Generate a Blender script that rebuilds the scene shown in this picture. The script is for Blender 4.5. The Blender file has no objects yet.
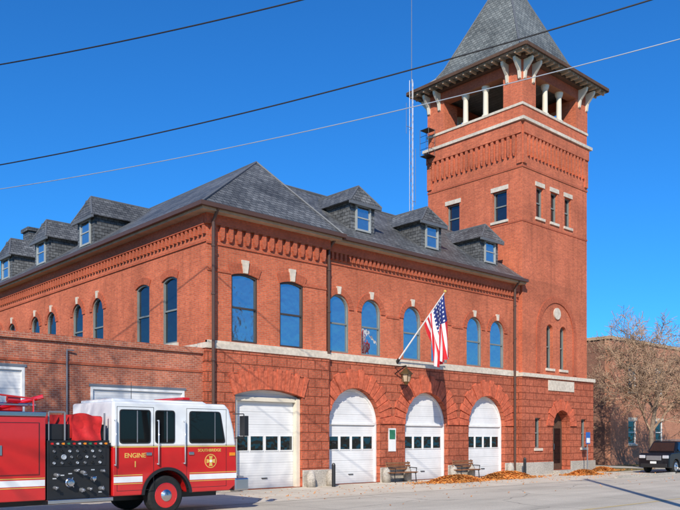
import bpy, math, random
from mathutils import Vector, Matrix
from mathutils.geometry import tessellate_polygon
R=math.radians
SC=1.167
sc=bpy.context.scene
ZV=Vector((0,0,1))
WO={}
# ------------------------------------------------------------------ materials
def newmat(name):
    m=bpy.data.materials.new(name); m.use_nodes=True
    nt=m.node_tree; b=nt.nodes['Principled BSDF']
    return m,nt,b
def mth(nt,op,a,b=None,c=None):
    n=nt.nodes.new('ShaderNodeMath'); n.operation=op
    for i,x in enumerate((a,b,c)):
        if x is None: continue
        if isinstance(x,(int,float)): n.inputs[i].default_value=x
        else: nt.links.new(x,n.inputs[i])
    return n.outputs[0]
def mixc(nt,f,a,b,mode='MIX'):
    n=nt.nodes.new('ShaderNodeMix'); n.data_type='RGBA'; n.blend_type=mode
    for s,x in ((0,f),(6,a),(7,b)):
        if isinstance(x,(int,float)): n.inputs[s].default_value=x
        elif isinstance(x,(tuple,list)): n.inputs[s].default_value=(*x[:3],1)
        else: nt.links.new(x,n.inputs[s])
    return n.outputs[2]
def noise(nt,vec,scale,detail=4,rough=.55):
    n=nt.nodes.new('ShaderNodeTexNoise'); n.inputs['Scale'].default_value=scale
    n.inputs['Detail'].default_value=detail; n.inputs['Roughness'].default_value=rough
    if vec is not None: nt.links.new(vec,n.inputs['Vector'])
    return n.outputs['Fac']
def ramp(nt,f,a,b,lo=0.,hi=1.):
    n=nt.nodes.new('ShaderNodeMapRange'); nt.links.new(f,n.inputs[0])
    n.inputs[1].default_value=a;n.inputs[2].default_value=b;n.inputs[3].default_value=lo;n.inputs[4].default_value=hi
    return n.outputs[0]
def bump(nt,b,h,st,dist=.02):
    n=nt.nodes.new('ShaderNodeBump'); n.inputs['Strength'].default_value=st; n.inputs['Distance'].default_value=dist
    nt.links.new(h,n.inputs['Height']); nt.links.new(n.outputs[0],b.inputs['Normal'])
def pos(nt): return nt.nodes.new('ShaderNodeNewGeometry')
def wallvec(nt):
    g=pos(nt)
    s=nt.nodes.new('ShaderNodeSeparateXYZ'); nt.links.new(g.outputs['Position'],s.inputs[0])
    q=nt.nodes.new('ShaderNodeSeparateXYZ'); nt.links.new(g.outputs['True Normal'],q.inputs[0])
    ax=mth(nt,'ABSOLUTE',q.outputs[0]); ay=mth(nt,'ABSOLUTE',q.outputs[1])
    f=mth(nt,'GREATER_THAN',ax,ay)
    u=mth(nt,'ADD',mth(nt,'MULTIPLY',s.outputs[1],f),mth(nt,'MULTIPLY',s.outputs[0],mth(nt,'SUBTRACT',1.,f)))
    c=nt.nodes.new('ShaderNodeCombineXYZ'); nt.links.new(u,c.inputs[0]); nt.links.new(s.outputs[2],c.inputs[1])
    return g.outputs['Position'],c.outputs[0],s
def btex(nt,V,c1,c2,mortar,bw,bh,ms,smooth=.1):
    t=nt.nodes.new('ShaderNodeTexBrick'); nt.links.new(V,t.inputs['Vector'])
    t.inputs['Scale'].default_value=1; t.inputs['Brick Width'].default_value=bw; t.inputs['Row Height'].default_value=bh
    t.inputs['Mortar Size'].default_value=ms; t.inputs['Mortar Smooth'].default_value=smooth
    t.inputs['Color1'].default_value=(*c1,1);t.inputs['Color2'].default_value=(*c2,1);t.inputs['Mortar'].default_value=(*mortar,1)
    t.inputs['Bias'].default_value=-.1
    return t
def brickmat(name,c1,c2,mortar,bw,bh,ms,bst=.4,rough=.85,var=.25,smooth=.1,streak=.0,rock=0.5,course=False):
    m,nt,b=newmat(name); P,V,s=wallvec(nt)
    t=btex(nt,V,c1,c2,mortar,bw,bh,ms,smooth)
    n1=ramp(nt,noise(nt,P,.45,5),.3,.7,1-var,1+var); n2=ramp(nt,noise(nt,P,9,3),.3,.7,1-var*.7,1+var*.7)
    col=mixc(nt,1.,t.outputs['Color'],mth(nt,'MULTIPLY',n1,n2),'MULTIPLY')
    h=mth(nt,'ADD',mth(nt,'MULTIPLY',t.outputs['Fac'],-1.),mth(nt,'MULTIPLY',noise(nt,P,22,3),rock))
    if course: # banded rustication: recessed grooves every few brick courses, rough faced
        k=btex(nt,V,(1,1,1),(.84,.82,.82),(.52,.45,.42),.78,.39,.024,.5)
        col=mixc(nt,1.,col,k.outputs['Color'],'MULTIPLY')
        col=mixc(nt,1.,col,ramp(nt,noise(nt,P,6,4,.7),.3,.7,.78,1.18),'MULTIPLY')
        h=mth(nt,'ADD',h,mth(nt,'MULTIPLY',k.outputs['Fac'],-2.))
        h=mth(nt,'ADD',h,mth(nt,'MULTIPLY',noise(nt,P,7,3,.65),2.2))
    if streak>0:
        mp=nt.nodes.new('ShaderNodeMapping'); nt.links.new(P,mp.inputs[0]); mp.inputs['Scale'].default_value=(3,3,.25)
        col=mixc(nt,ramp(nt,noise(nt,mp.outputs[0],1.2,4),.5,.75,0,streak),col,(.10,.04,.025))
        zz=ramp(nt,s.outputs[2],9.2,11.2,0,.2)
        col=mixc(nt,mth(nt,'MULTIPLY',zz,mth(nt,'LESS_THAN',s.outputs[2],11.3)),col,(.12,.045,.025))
    nt.links.new(col,b.inputs['Base Color']); b.inputs['Roughness'].default_value=rough
    b.inputs['Specular IOR Level'].default_value=.2
    bump(nt,b,h,bst,.02)
    return m
def stone(name,c,var=.2,scale=6,rough=.85,bst=.2,metal=0,spec=.3,big=.6):
    m,nt,b=newmat(name); g=pos(nt); P=g.outputs['Position']
    f=mth(nt,'MULTIPLY',ramp(nt,noise(nt,P,scale,5),.3,.7,1-var,1+var),ramp(nt,noise(nt,P,big,3),.3,.7,1-var*.6,1+var*.6))
    nt.links.new(mixc(nt,1.,c,f,'MULTIPLY'),b.inputs['Base Color'])
    b.inputs['Roughness'].default_value=rough; b.inputs['Metallic'].default_value=metal; b.inputs['Specular IOR Level'].default_value=spec
    if bst: bump(nt,b,noise(nt,P,scale*4 if bst<.7 else scale*1.5,3),bst,.01 if bst<.7 else .03)
    return m
def paint(name,c,rough=.3,metal=0,coat=0,spec=.5,var=.06):
    m=stone(name,c,var,3,rough,0,metal,spec)
    if coat: m.node_tree.nodes['Principled BSDF'].inputs['Coat Weight'].default_value=coat; m.node_tree.nodes['Principled BSDF'].inputs['Coat Roughness'].default_value=.04
    return m
M={}
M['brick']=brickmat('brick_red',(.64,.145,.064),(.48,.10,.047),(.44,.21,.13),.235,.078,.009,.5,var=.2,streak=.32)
M['brickd']=brickmat('brick_trim',(.54,.115,.054),(.42,.085,.042),(.32,.14,.08),.12,.078,.008,.5,var=.15)
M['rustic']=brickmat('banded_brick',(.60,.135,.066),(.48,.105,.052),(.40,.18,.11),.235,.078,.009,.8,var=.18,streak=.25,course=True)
M['vous']=stone('arch_brick',(.54,.122,.06),.28,6,.9,.9,big=2.5)
M['annex']=brickmat('annex_brick',(.52,.15,.078),(.33,.088,.052),(.46,.27,.19),.2,.072,.009,.4,var=.2)
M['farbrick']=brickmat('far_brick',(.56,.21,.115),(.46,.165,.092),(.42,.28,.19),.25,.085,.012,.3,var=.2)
M['farbrickshade']=brickmat('far_brick_shaded',(.27,.115,.075),(.21,.09,.06),(.22,.15,.11),.25,.085,.012,.3,var=.2)  # darkened copy of the far brick: shade of the left wall painted into colour
M['slate']=brickmat('slate_roof',(.15,.15,.148),(.08,.081,.082),(.025,.025,.025),.32,.16,.012,.7,rough=.5,var=.38)
M['slatel']=brickmat('slate_tower',(.22,.225,.205),(.13,.137,.128),(.045,.046,.044),.32,.2,.014,.7,rough=.5,var=.3)
M['stone']=stone('pale_stone',(.62,.53,.42),.18)
M['granite']=stone('granite_base',(.42,.37,.31),.3,14)
M['tan']=stone('tan_fascia',(.45,.32,.21),.15,3)
M['dark']=paint('dark_frame',(.06,.045,.035),.5)
M['sash']=paint('grey_green_sash',(.20,.21,.19),.5)
M['brown']=stone('brown_wood',(.10,.055,.035),.2,4)
M['copper']=paint('brown_gutter',(.09,.045,.03),.5)
M['white']=paint('white_paint',(.80,.78,.74),.5)
M['cream']=paint('cream_paint',(.72,.64,.50),.6)
M['black']=paint('black_iron',(.015,.015,.016),.45)
M['rubber']=stone('tyre_rubber',(.018,.018,.018),.2,10,.85,.1)
M['steel']=paint('bright_steel',(.6,.6,.62),.25,1.)
M['galv']=paint('grey_metal',(.30,.30,.31),.45,.6)
M['red']=paint('truck_red',(.56,.012,.012),.25,0,1.)
M['twhite']=paint('truck_white',(.80,.79,.77),.25,0,1.)
M['gold']=paint('gold_leaf',(.80,.52,.12),.35,.2)
M['brass']=paint('aged_bronze',(.14,.09,.035),.4,.6)
M['cover']=stone('red_vinyl',(.50,.02,.02),.25,5,.6,.4)
M['amber']=paint('amber_lens',(.8,.25,.02),.2)
M['redlens']=paint('red_lens',(.6,.01,.01),.1,0,1.)
M['lens']=paint('clear_lens',(.6,.62,.65),.1,.3)
M['wood']=stone('bench_wood',(.25,.11,.05),.3,8,.6)
M['green']=paint('notice_green',(.03,.18,.09),.5)
M['blue']=paint('sign_blue',(.03,.12,.4),.5)
M['carpaint']=paint('dark_car_paint',(.006,.007,.010),.3,0,.3,.3)
M['leadw']=paint('zinc_cap',(.16,.16,.16),.55,.3)
M['tanw']=paint('weathered_casing',(.34,.35,.33),.6)
def glassmat(name,dark,refl,f,bst):
    m,nt,b=newmat(name); g=pos(nt)
    nt.nodes.remove(b); out=nt.nodes['Material Output']
    d=nt.nodes.new('ShaderNodeBsdfDiffuse'); d.inputs[0].default_value=(*dark,1)
    gl=nt.nodes.new('ShaderNodeBsdfGlossy'); gl.inputs[0].default_value=(*refl,1); gl.inputs['Roughness'].default_value=.02
    fr=nt.nodes.new('ShaderNodeLayerWeight'); fr.inputs[0].default_value=.35
    mx=nt.nodes.new('ShaderNodeMixShader')
    nt.links.new(ramp(nt,fr.outputs['Fresnel'],0,1,f,1.),mx.inputs[0])
    nt.links.new(d.outputs[0],mx.inputs[1]); nt.links.new(gl.outputs[0],mx.inputs[2]); nt.links.new(mx.outputs[0],out.inputs[0])
    if bst:
        bp=nt.nodes.new('ShaderNodeBump'); bp.inputs['Strength'].default_value=bst; bp.inputs['Distance'].default_value=.06
        nt.links.new(noise(nt,g.outputs['Position'],1.7,2),bp.inputs['Height']); nt.links.new(bp.outputs[0],gl.inputs['Normal'])
    return m
M['glass']=glassmat('window_glass',(.05,.065,.075),(.85,.92,1.),.5,.3)
M['dglass']=glassmat('dark_window_glass',(.01,.011,.013),(.7,.8,.9),.08,.3)
M['cglass']=glassmat('vehicle_glass',(.008,.009,.01),(.5,.5,.5),.02,0)
def doormat():
    m,nt,b=newmat('garage_door_white'); P,V,s=wallvec(nt)
    z=s.outputs[2]
    fr=mth(nt,'FRACT',mth(nt,'DIVIDE',z,.53)); ln=mth(nt,'LESS_THAN',fr,.035)
    rb=mth(nt,'FRACT',mth(nt,'DIVIDE',z,.106)); rl=mth(nt,'LESS_THAN',rb,.14)
    c=mixc(nt,mth(nt,'MAXIMUM',mth(nt,'MULTIPLY',ln,.65),mth(nt,'MULTIPLY',rl,.25)),(.82,.80,.77),(.25,.25,.25))
    dirt=ramp(nt,noise(nt,P,1.2,4),.35,.7,1.,.84)
    low=ramp(nt,z,0.,.7,.8,1.)
    nt.links.new(mixc(nt,1.,c,mth(nt,'MULTIPLY',dirt,low),'MULTIPLY'),b.inputs['Base Color']); b.inputs['Roughness'].default_value=.5
    return m
M['door']=doormat()
def flagmat():
    m,nt,b=newmat('flag_cloth'); uv=nt.nodes.new('ShaderNodeUVMap'); s=nt.nodes.new('ShaderNodeSeparateXYZ'); nt.links.new(uv.outputs[0],s.inputs[0])
    u,v=s.outputs[0],s.outputs[1]
    st=mth(nt,'MODULO',mth(nt,'FLOOR',mth(nt,'MULTIPLY',v,13.)),2.)
    c=mixc(nt,st,(.6,.015,.025),(.8,.8,.8))
    can=mth(nt,'MULTIPLY',mth(nt,'LESS_THAN',u,.4),mth(nt,'GREATER_THAN',v,6/13))
    a=mth(nt,'SUBTRACT',mth(nt,'FRACT',mth(nt,'MULTIPLY',u,15.)),.5); d=mth(nt,'SUBTRACT',mth(nt,'FRACT',mth(nt,'MULTIPLY',v,9.3)),.5)
    star=mth(nt,'LESS_THAN',mth(nt,'ADD',mth(nt,'MULTIPLY',a,a),mth(nt,'MULTIPLY',d,d)),.045)
    c=mixc(nt,can,c,mixc(nt,star,(.02,.035,.18),(.75,.75,.78)))
    nt.links.new(c,b.inputs['Base Color']); b.inputs['Roughness'].default_value=.8
    return m
M['flag']=flagmat()
def groundmat(name,c,c2,s1,var,cracks=False,bst=.2,joint=0,ms=.012):
    m,nt,b=newmat(name); g=pos(nt); P=g.outputs['Position']
    f=ramp(nt,noise(nt,P,s1,6,.6),.35,.65,0,1)
    col=mixc(nt,f,c,c2)
    col=mixc(nt,1.,col,ramp(nt,noise(nt,P,25,3),.3,.7,1-var,1+var),'MULTIPLY')
    if cracks:
        v=nt.nodes.new('ShaderNodeTexVoronoi'); v.feature='DISTANCE_TO_EDGE'; v.inputs['Scale'].default_value=.16
        w=nt.nodes.new('ShaderNodeVectorMath'); w.operation='ADD'
        nn=nt.nodes.new('ShaderNodeTexNoise'); nn.inputs['Scale'].default_value=.6; nt.links.new(P,nn.inputs['Vector'])
        nt.links.new(P,w.inputs[0]); nt.links.new(nn.outputs['Color'],w.inputs[1]); nt.links.new(w.outputs[0],v.inputs['Vector'])
        col=mixc(nt,mth(nt,'MULTIPLY',mth(nt,'LESS_THAN',v.outputs['Distance'],.005),.5),col,(.12,.11,.09))
        mp=nt.nodes.new('ShaderNodeMapping'); nt.links.new(P,mp.inputs[0]); mp.inputs['Scale'].default_value=(.06,.9,1)
        col=mixc(nt,ramp(nt,noise(nt,mp.outputs[0],1.2,3),.45,.7,0,.4),col,(.30,.27,.22))
    if joint:
        t=nt.nodes.new('ShaderNodeTexBrick'); nt.links.new(P,t.inputs['Vector']); t.offset=0
        t.inputs['Scale'].default_value=1; t.inputs['Brick Width'].default_value=joint; t.inputs['Row Height'].default_value=joint; t.inputs['Mortar Size'].default_value=ms
        col=mixc(nt,mth(nt,'MULTIPLY',t.outputs['Fac'],.6),col,(.16,.14,.11))
    nt.links.new(col,b.inputs['Base Color']); b.inputs['Roughness'].default_value=.9
    b.inputs['Specular IOR Level'].default_value=.15
    bump(nt,b,noise(nt,P,40,3),bst,.01)
    return m
M['asphalt']=groundmat('asphalt',(.50,.445,.355),(.60,.535,.43),.35,.14,True)
M['concrete']=groundmat('concrete',(.70,.62,.49),(.57,.50,.39),.5,.12,False,.15,1.7)
M['grass']=groundmat('dry_grass',(.15,.125,.045),(.27,.20,.095),.8,.35,False,.6)
M['line']=groundmat('worn_line',(.78,.72,.6),(.66,.6,.5),3,.15)
M['yline']=groundmat('worn_yellow_line',(.62,.46,.16),(.56,.46,.29),3,.15)
M['bark']=stone('bark',(.24,.17,.12),.3,8,.9,.5)
M['twig']=stone('pale_twigs',(.36,.235,.15),.3,8,.9,0)
M['leaf']=stone('fallen_leaves',(.66,.26,.06),.6,14,.9,.3)
M['pole']=stone('pole_wood',(.12,.09,.06),.3,6,.9)
M['wire']=paint('wire_rubber',(.012,.012,.014),.6)
M['wirel']=paint('wire_alu',(.35,.38,.42),.5,.3)
# ------------------------------------------------------------------ builders
class Fr:
    def __init__(s,O,U=(1,0,0)):
        s.O=Vector(O); s.U=Vector(U).normalized(); s.N=s.U.cross(ZV)
    def P(s,u,z,n=0): return s.O+s.U*u+ZV*z+s.N*n
WF=Fr((0,0,0))
class MB:
    def __init__(s): s.v=[];s.f=[];s.m=[];s.uv=None
    def add(s,vs,fs,mi=0):
        o=len(s.v); s.v+= [Vector(x) for x in vs]; s.f+=[tuple(i+o for i in f) for f in fs]; s.m+=[mi]*len(fs)
    def box(s,fr,u0,u1,z0,z1,n0,n1,mi=0):
        s.prism(fr,[(u0,z0),(u1,z0),(u1,z1),(u0,z1)],n0,n1,mi)
    def wbox(s,x0,x1,y0,y1,z0,z1,mi=0): s.box(WF,x0,x1,z0,z1,-y1,-y0,mi)
    def prism(s,fr,p,n0,n1,mi=0):
        k=len(p); vs=[fr.P(a,b,n1) for a,b in p]+[fr.P(a,b,n0) for a,b in p]
        fs=[tuple(range(k)),tuple(range(2*k-1,k-1,-1))]+[(i,i+k,(i+1)%k+k,(i+1)%k) for i in range(k)]
        s.add(vs,fs,mi)
    def ring(s,fr,po,pi,n0,n1,mi=0,closed=True):
        k=len(po); vs=[fr.P(a,b,n1) for a,b in po]+[fr.P(a,b,n1) for a,b in pi]+[fr.P(a,b,n0) for a,b in po]+[fr.P(a,b,n0) for a,b in pi]
        fs=[]
        for i in range(k if closed else k-1):
            j=(i+1)%k
            fs+=[(i,j,k+j,k+i),(k+i,k+j,3*k+j,3*k+i),(i,2*k+i,2*k+j,j),(2*k+i,3*k+i,3*k+j,2*k+j)]
        s.add(vs,fs,mi)
    def tube(s,a,b,r0,r1=None,k=6,mi=0,caps=True):
        a=Vector(a);b=Vector(b); r1=r0 if r1 is None else r1
        d=(b-a)
        if d.length<1e-6: return
        d.normalize(); x=d.orthogonal().normalized(); y=d.cross(x)
        vs=[]
        for q,r in((a,r0),(b,r1)):
            vs+=[q+x*math.cos(2*math.pi*i/k)*r+y*math.sin(2*math.pi*i/k)*r for i in range(k)]
        fs=[(i,(i+1)%k,(i+1)%k+k,i+k) for i in range(k)]
        if caps: fs+=[tuple(range(k-1,-1,-1)),tuple(range(k,2*k))]
        s.add(vs,fs,mi)
    def lathe(s,c,prof,k=16,mi=0,axis='Z'):
        c=Vector(c); vs=[]
        for r,z in prof:
            for i in range(k):
                a=2*math.pi*i/k
                vs.append(c+(Vector((r*math.cos(a),r*math.sin(a),z)) if axis=='Z' else Vector((r*math.cos(a),-z,r*math.sin(a)))))
        n=len(prof); fs=[]
        for j in range(n-1):
            for i in range(k):
                fs.append((j*k+i,j*k+(i+1)%k,(j+1)*k+(i+1)%k,(j+1)*k+i))
        fs+=[tuple(range(k-1,-1,-1)),tuple(range((n-1)*k,n*k))]
        s.add(vs,fs,mi)
    def obj(s,name,parent=None,mats=('brick',),bevel=0,smooth=False,label=None,recalc=True):
        me=bpy.data.meshes.new(name)
        lo=Vector((min(v.x for v in s.v),min(v.y for v in s.v),min(v.z for v in s.v)));hi=Vector((max(v.x for v in s.v),max(v.y for v in s.v),max(v.z for v in s.v)))
        c=(lo+hi)/2
        if parent is None: c.z=lo.z
        me.from_pydata([v-c for v in s.v],[],s.f)
        for m in mats: me.materials.append(M[m])
        for p,i in zip(me.polygons,s.m): p.material_index=i; p.use_smooth=smooth
        if recalc and len(s.f)<4000:
            import bmesh
            bm=bmesh.new(); bm.from_mesh(me); bmesh.ops.recalc_face_normals(bm,faces=bm.faces); bm.to_mesh(me); bm.free()
        o=bpy.data.objects.new(name,me); bpy.context.collection.objects.link(o)
        place(o,c,parent)
        if bevel:
            md=o.modifiers.new('b','BEVEL'); md.width=bevel; md.segments=3 if bevel>.08 else 2; md.limit_method='ANGLE'; md.angle_limit=R(40)
        if label: o['label']=label
        return o
def place(o,c,parent):
    WO[o.name]=Vector(c)
    if parent is not None: o.parent=parent; o.location=Vector(c)-WO[parent.name]
    else: o.location=c
def top(name,loc,label,cat,group=None):
    o=bpy.data.objects.new(name,None); bpy.context.collection.objects.link(o); o.empty_display_size=.3
    place(o,Vector(loc),None); o['label']=label; o['category']=cat
    if group: o['group']=group
    return o
def tag(o,label,cat,group=None):
    o['label']=label;o['category']=cat
    if group:o['group']=group
    return o
def wall(fr,outer,holes,n0,n1,name,mat,parent):
    loops=[outer]+holes; pts=[p for l in loops for p in l]
    tris=tessellate_polygon([[Vector((a,b,0)) for a,b in l] for l in loops])
    mb=MB(); k=len(pts)
    vs=[fr.P(a,b,n1) for a,b in pts]+[fr.P(a,b,n0) for a,b in pts]; fs=[]
    for t in tris:
        a,b,c=[pts[i] for i in t]
        ar=(b[0]-a[0])*(c[1]-a[1])-(c[0]-a[0])*(b[1]-a[1])
        if abs(ar)<1e-9: continue
        if ar<0: t=(t[0],t[2],t[1])
        fs+=[tuple(t),(t[2]+k,t[1]+k,t[0]+k)]
    o=0
    for li,l in enumerate(loops):
        n=len(l)
        for i in range(n):
            a,b=o+i,o+(i+1)%n
            fs.append((a,a+k,b+k,b))
        o+=n
    mb.add(vs,fs); return mb.obj(name,parent,(mat,))
def rect(u0,u1,z0,z1): return [(u0,z0),(u1,z0),(u1,z1),(u0,z1)]
def opening(u,z0,w,h,kind='flat',K=14,rise=.14):
    a=u-w/2;b=u+w/2
    if kind=='flat': return rect(a,b,z0,z0+h)
    p=[(a,z0),(b,z0)]
    if kind=='arch':
        r=w/2; zc=z0+h-r
        for i in range(K+1):
            t=math.pi*i/K; p.append((u+r*math.cos(t),zc+r*math.sin(t)))
    else:
        s=rise*w; r=(w*w/4+s*s)/(2*s); zc=z0+h-r; t0=math.asin(w/2/r)
        for i in range(K+1):
            t=t0-2*t0*i/K; p.append((u+r*math.sin(t),zc+r*math.cos(t)))
    return p
def vring(mb,fr,u,zc,r0,r1,n0,n1,k,a0,a1,gap=.01,alt=0,altn=0):
    for i in range(k):
        t0=a0+(a1-a0)*i/k+gap/ r0; t1=a0+(a1-a0)*(i+1)/k-gap/r0
        R1=r1+(alt if i%2==0 else 0); nn=n1+(altn if i%2==0 else 0)
        S=3; po=[];pi=[]
        for j in range(S+1):
            t=t0+(t1-t0)*j/S; po.append((u+R1*math.cos(t),zc+R1*math.sin(t))); pi.append((u+r0*math.cos(t),zc+r0*math.sin(t)))
        mb.prism(fr,po+pi[::-1],n0,nn)
def voussoir_seg(mb,fr,u,z0,w,h,rise,hh,n1,k=11,alt=0,altn=0,n0=-.05):
    s=rise*w; r=(w*w/4+s*s)/(2*s); zc=z0+h-r; t0=math.asin(w/2/r)
    vring(mb,fr,u,zc,r+.003,r+hh,n0,n1,k,math.pi/2-t0*1.05,math.pi/2+t0*1.05,.004,alt,altn)
def window(fr,u,z0,w,h,kind,parent,depth=.1,sill=True,lintel=None,frame='sash',name='window',th=.06,rise=.14,glass='glass'):
    g=MB(); g.prism(fr,opening(u,z0,w,h,kind,rise=rise),-depth-.03,-depth); wo=g.obj(name,parent,(glass,))
    f=MB(); po=opening(u,z0,w,h,kind,rise=rise); pi=opening(u,z0+th,w-2*th,h-2*th,kind,rise=rise); f.ring(fr,po,pi,-depth-.01,-depth+.07)
    zm=z0+h*.5; f.box(fr,u-w/2+th,u+w/2-th,zm-.03,zm+.03,-depth-.01,-depth+.05)
    f.obj('window_frame',wo,(frame,))
    if sill:
        s=MB(); s.box(fr,u-w/2-.1,u+w/2+.1,z0-.13,z0-.005,-.1,.07); s.obj('sill',wo,('stone',))
    if lintel=='stone':
        s=MB(); s.box(fr,u-w/2-.1,u+w/2+.1,z0+h+.003,z0+h+.22,-.1,.04); s.obj('lintel',wo,('stone',))
    if lintel=='seg':
        s=MB(); voussoir_seg(s,fr,u,z0,w,h,rise,.34,.035); s.obj('brick_arch',wo,('brickd',))
        k=MB(); k.prism(fr,[(u-.09,z0+h+.01),(u+.09,z0+h+.01),(u+.15,z0+h+.46),(u-.15,z0+h+.46)],-.05,.08); k.obj('keystone',wo,('stone',))
    if lintel=='arch':
        s=MB(); zc=z0+h-w/2; vring(s,fr,u,zc,w/2+.003,w/2+.24,-.05,.04,15,0,math.pi,.004); s.obj('brick_arch',wo,('brickd',))
        k=MB(); k.prism(fr,[(u-.07,z0+h+.006),(u+.07,z0+h+.006),(u+.11,z0+h+.3),(u-.11,z0+h+.3)],-.05,.07)
        k.obj('keystone',wo,('stone',))
    return wo
def text(body,size,fr,u,z,n,mat,parent,name='lettering',ext=.004):
    cu=bpy.data.curves.new('t','FONT'); cu.body=body; cu.size=size; cu.extrude=ext; cu.align_x='CENTER'; cu.align_y='CENTER'; cu.offset=size*.012
    o=bpy.data.objects.new('t',cu); bpy.context.collection.objects.link(o)
    dg=bpy.context.evaluated_depsgraph_get(); me=bpy.data.meshes.new_from_object(o.evaluated_get(dg))
    bpy.data.objects.remove(o)
    mb=MB(); mb.add([fr.P(u+v.co.x,z+v.co.y,n+v.co.z) for v in me.vertices],[tuple(p.vertices) for p in me.polygons])
    return mb.obj(name,parent,(mat,),recalc=False)
def one(name,parent,mat,*boxes,bevel=0):
    for b in boxes:
        s=MB(); s.box(*b); s.obj(name,parent,(mat,),bevel)
# ------------------------------------------------------------------ ground
def sheet(name,x0,x1,y0,y1,z,mat):
    mb=MB(); mb.add([(x0,y0,z),(x1,y0,z),(x1,y1,z),(x0,y1,z)],[(0,1,2,3)]); o=mb.obj(name,None,(mat,),recalc=False); o['kind']='structure'; o['label']=name.replace('_',' '); return o
sheet('ground',-1200,1200,-1200,1200,-.02,'grass')
sheet('road',-300,500,-19,-4.6,-.008,'asphalt')
sheet('pavement',-60,24.3,-4.6,6,-.003,'concrete')
sheet('driveway',24.3,33,-4.6,-1.2,-.004,'asphalt')
sheet('driveway',30,33,-1.2,30,-.004,'asphalt')
sheet('pavement_far',33,200,-4.6,-2.6,-.003,'concrete')
sheet('pavement_near',-300,400,-26,-19,-.003,'concrete')
sheet('road_edge_line',11,300,-6.9,-6.8,-.003,'line')
sheet('road_centre_line',-200,300,-11.9,-11.78,-.003,'yline')
for x0,x1 in ((18.5,24.3),(33,200)):
    kb=MB(); kb.wbox(x0,x1,-4.75,-4.6,-.05,.1); k=kb.obj('kerb',None,('granite',)); k['kind']='structure'
# ------------------------------------------------------------------ fire station
EZ=9.45
st=top('fire_station',(9,6,0),'two-storey red brick fire station with arched white garage doors','building')
FB=Fr((0,0,0)); FM=Fr((0,.2,0)); FL=Fr((0,0,0),(0,-1,0))
bayW=[(1.53,5.1,1.1,2.38),(3.62,5.1,1.1,2.38)]
mainW=[6.1,7.88,10.33,12.1,14.55,16.3]
H=[opening(u,z,w,h,'seg',rise=.09) for u,z,w,h in bayW]
wall(FB,rect(0,5.3,4.98,EZ),H,-.4,0,'wall','brick',st)
for u,z,w,h in bayW: window(FB,u,z,w,h,'seg',st,lintel='seg',sill=False,rise=.09,frame='dark')
H=[opening(u,5.12,1.1,2.25,'arch') for u in mainW]
wall(FM,rect(5.3,18.1,4.98,EZ),H,-.4,0,'wall','brick',st)
for u in mainW: window(FM,u,5.12,1.1,2.25,'arch',st,lintel='arch',sill=False)
bd=(2.56,.012,2.96,3.5); BR=.075; H=[opening(*bd,'seg',rise=BR)]
wall(FB,rect(-.08,5.38,-.1,4.8),H,-.5,.08,'rusticated_wall','rustic',st)
doors=[6.93,11.2,15.45]; DW=2.78; DH=3.74
H=[opening(u,.012,DW,DH,'arch',K=20) for u in doors]
wall(FM,rect(5.38,17.7,-.1,4.8),H,-.5,.07,'rusticated_wall','rustic',st)
for i,u in enumerate(doors):
    s=MB(); vring(s,FM,u,DH-DW/2+.012,DW/2+.01,DW/2+.66,-.1,.10,19,0,math.pi,.012,.1,.025); s.obj('voussoirs',st,('vous',),.008)
s=MB(); voussoir_seg(s,FB,bd[0],bd[1],bd[2],bd[3],BR,.66,.11,17,.1,.025,-.1); s.obj('voussoirs',st,('vous',),.008)
def gdoor(fr,u,w,h,kind,parent,z0=.012,n=-.2,rise=.13,wz=(1.36,1.86),K=20,np=4):
    g=MB(); g.prism(fr,opening(u,z0,w,h,kind,K=K,rise=rise),n-.05,n); d=g.obj('garage_door',parent,('door',))
    f=MB(); f.ring(fr,opening(u,z0,w,h,kind,K=K,rise=rise),opening(u,z0,w-.16,h-.08,kind,K=K,rise=rise),n-.02,n+.06); f.obj('door_frame',d,('white',))
    ww=(w-.3)/np
    if wz:
        for i in range(np):
            a=u-w/2+.15+ww*i+.06; b=a+ww-.12
            p=MB(); p.box(fr,a,b,wz[0],wz[1],n-.01,n+.012); p.obj('door_window',d,('dglass',))
            q=MB(); q.ring(fr,rect(a-.035,b+.035,wz[0]-.035,wz[1]+.035),rect(a,b,wz[0],wz[1]),n-.01,n+.025); q.obj('door_window_frame',d,('white',))
    h_=MB(); h_.box(fr,u-.12,u+.12,.35,.38,n,n+.04); h_.obj('door_handle',d,('black',))
    return d
for u in doors:
    gdoor(FM,u,DW,DH,'arch',st)
    s=MB(); zc=DH-DW/2+.012; s.box(FM,u-DW/2+.1,u+DW/2-.1,zc-.04,zc+.04,-.22,-.13); s.obj('door_head_bar',st,('white',))
gdoor(FB,bd[0],bd[2],bd[3],'seg',st,rise=BR,n=-.26)
one('door_post',st,'cream',(FB,1.08,1.24,0,3.24,-.24,-.04),(FB,3.88,4.04,0,3.24,-.24,-.04))
one('door_head_bar',st,'cream',(FB,1.24,3.88,3.1,3.24,-.24,-.1))
one('granite_base',st,'granite',(FB,-.12,1.06,-.1,.62,-.3,.125),(FB,4.06,5.42,-.1,.62,-.3,.125),(FM,8.33,9.8,-.1,.6,-.3,.12),(FM,12.6,14.05,-.1,.6,-.3,.12),(FM,16.85,17.66,-.1,.6,-.3,.12),bevel=.02)
s=MB(); s.box(FB,-.12,5.42,4.8,4.98,-.4,.12); s.obj('belt_course',st,('stone',))
s=MB(); s.box(FM,5.42,17.75,4.8,4.98,-.4,.11); s.obj('belt_course',st,('stone',))
s=MB(); s.box(FL,-27,-.4,4.86,4.98,-.3,.05); s.obj('belt_course',st,('stone',))
one('sill_course',st,'stone',(FB,.0,5.3,4.985,5.08,-.1,.05),(FM,5.32,18.0,4.985,5.08,-.1,.05))
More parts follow.
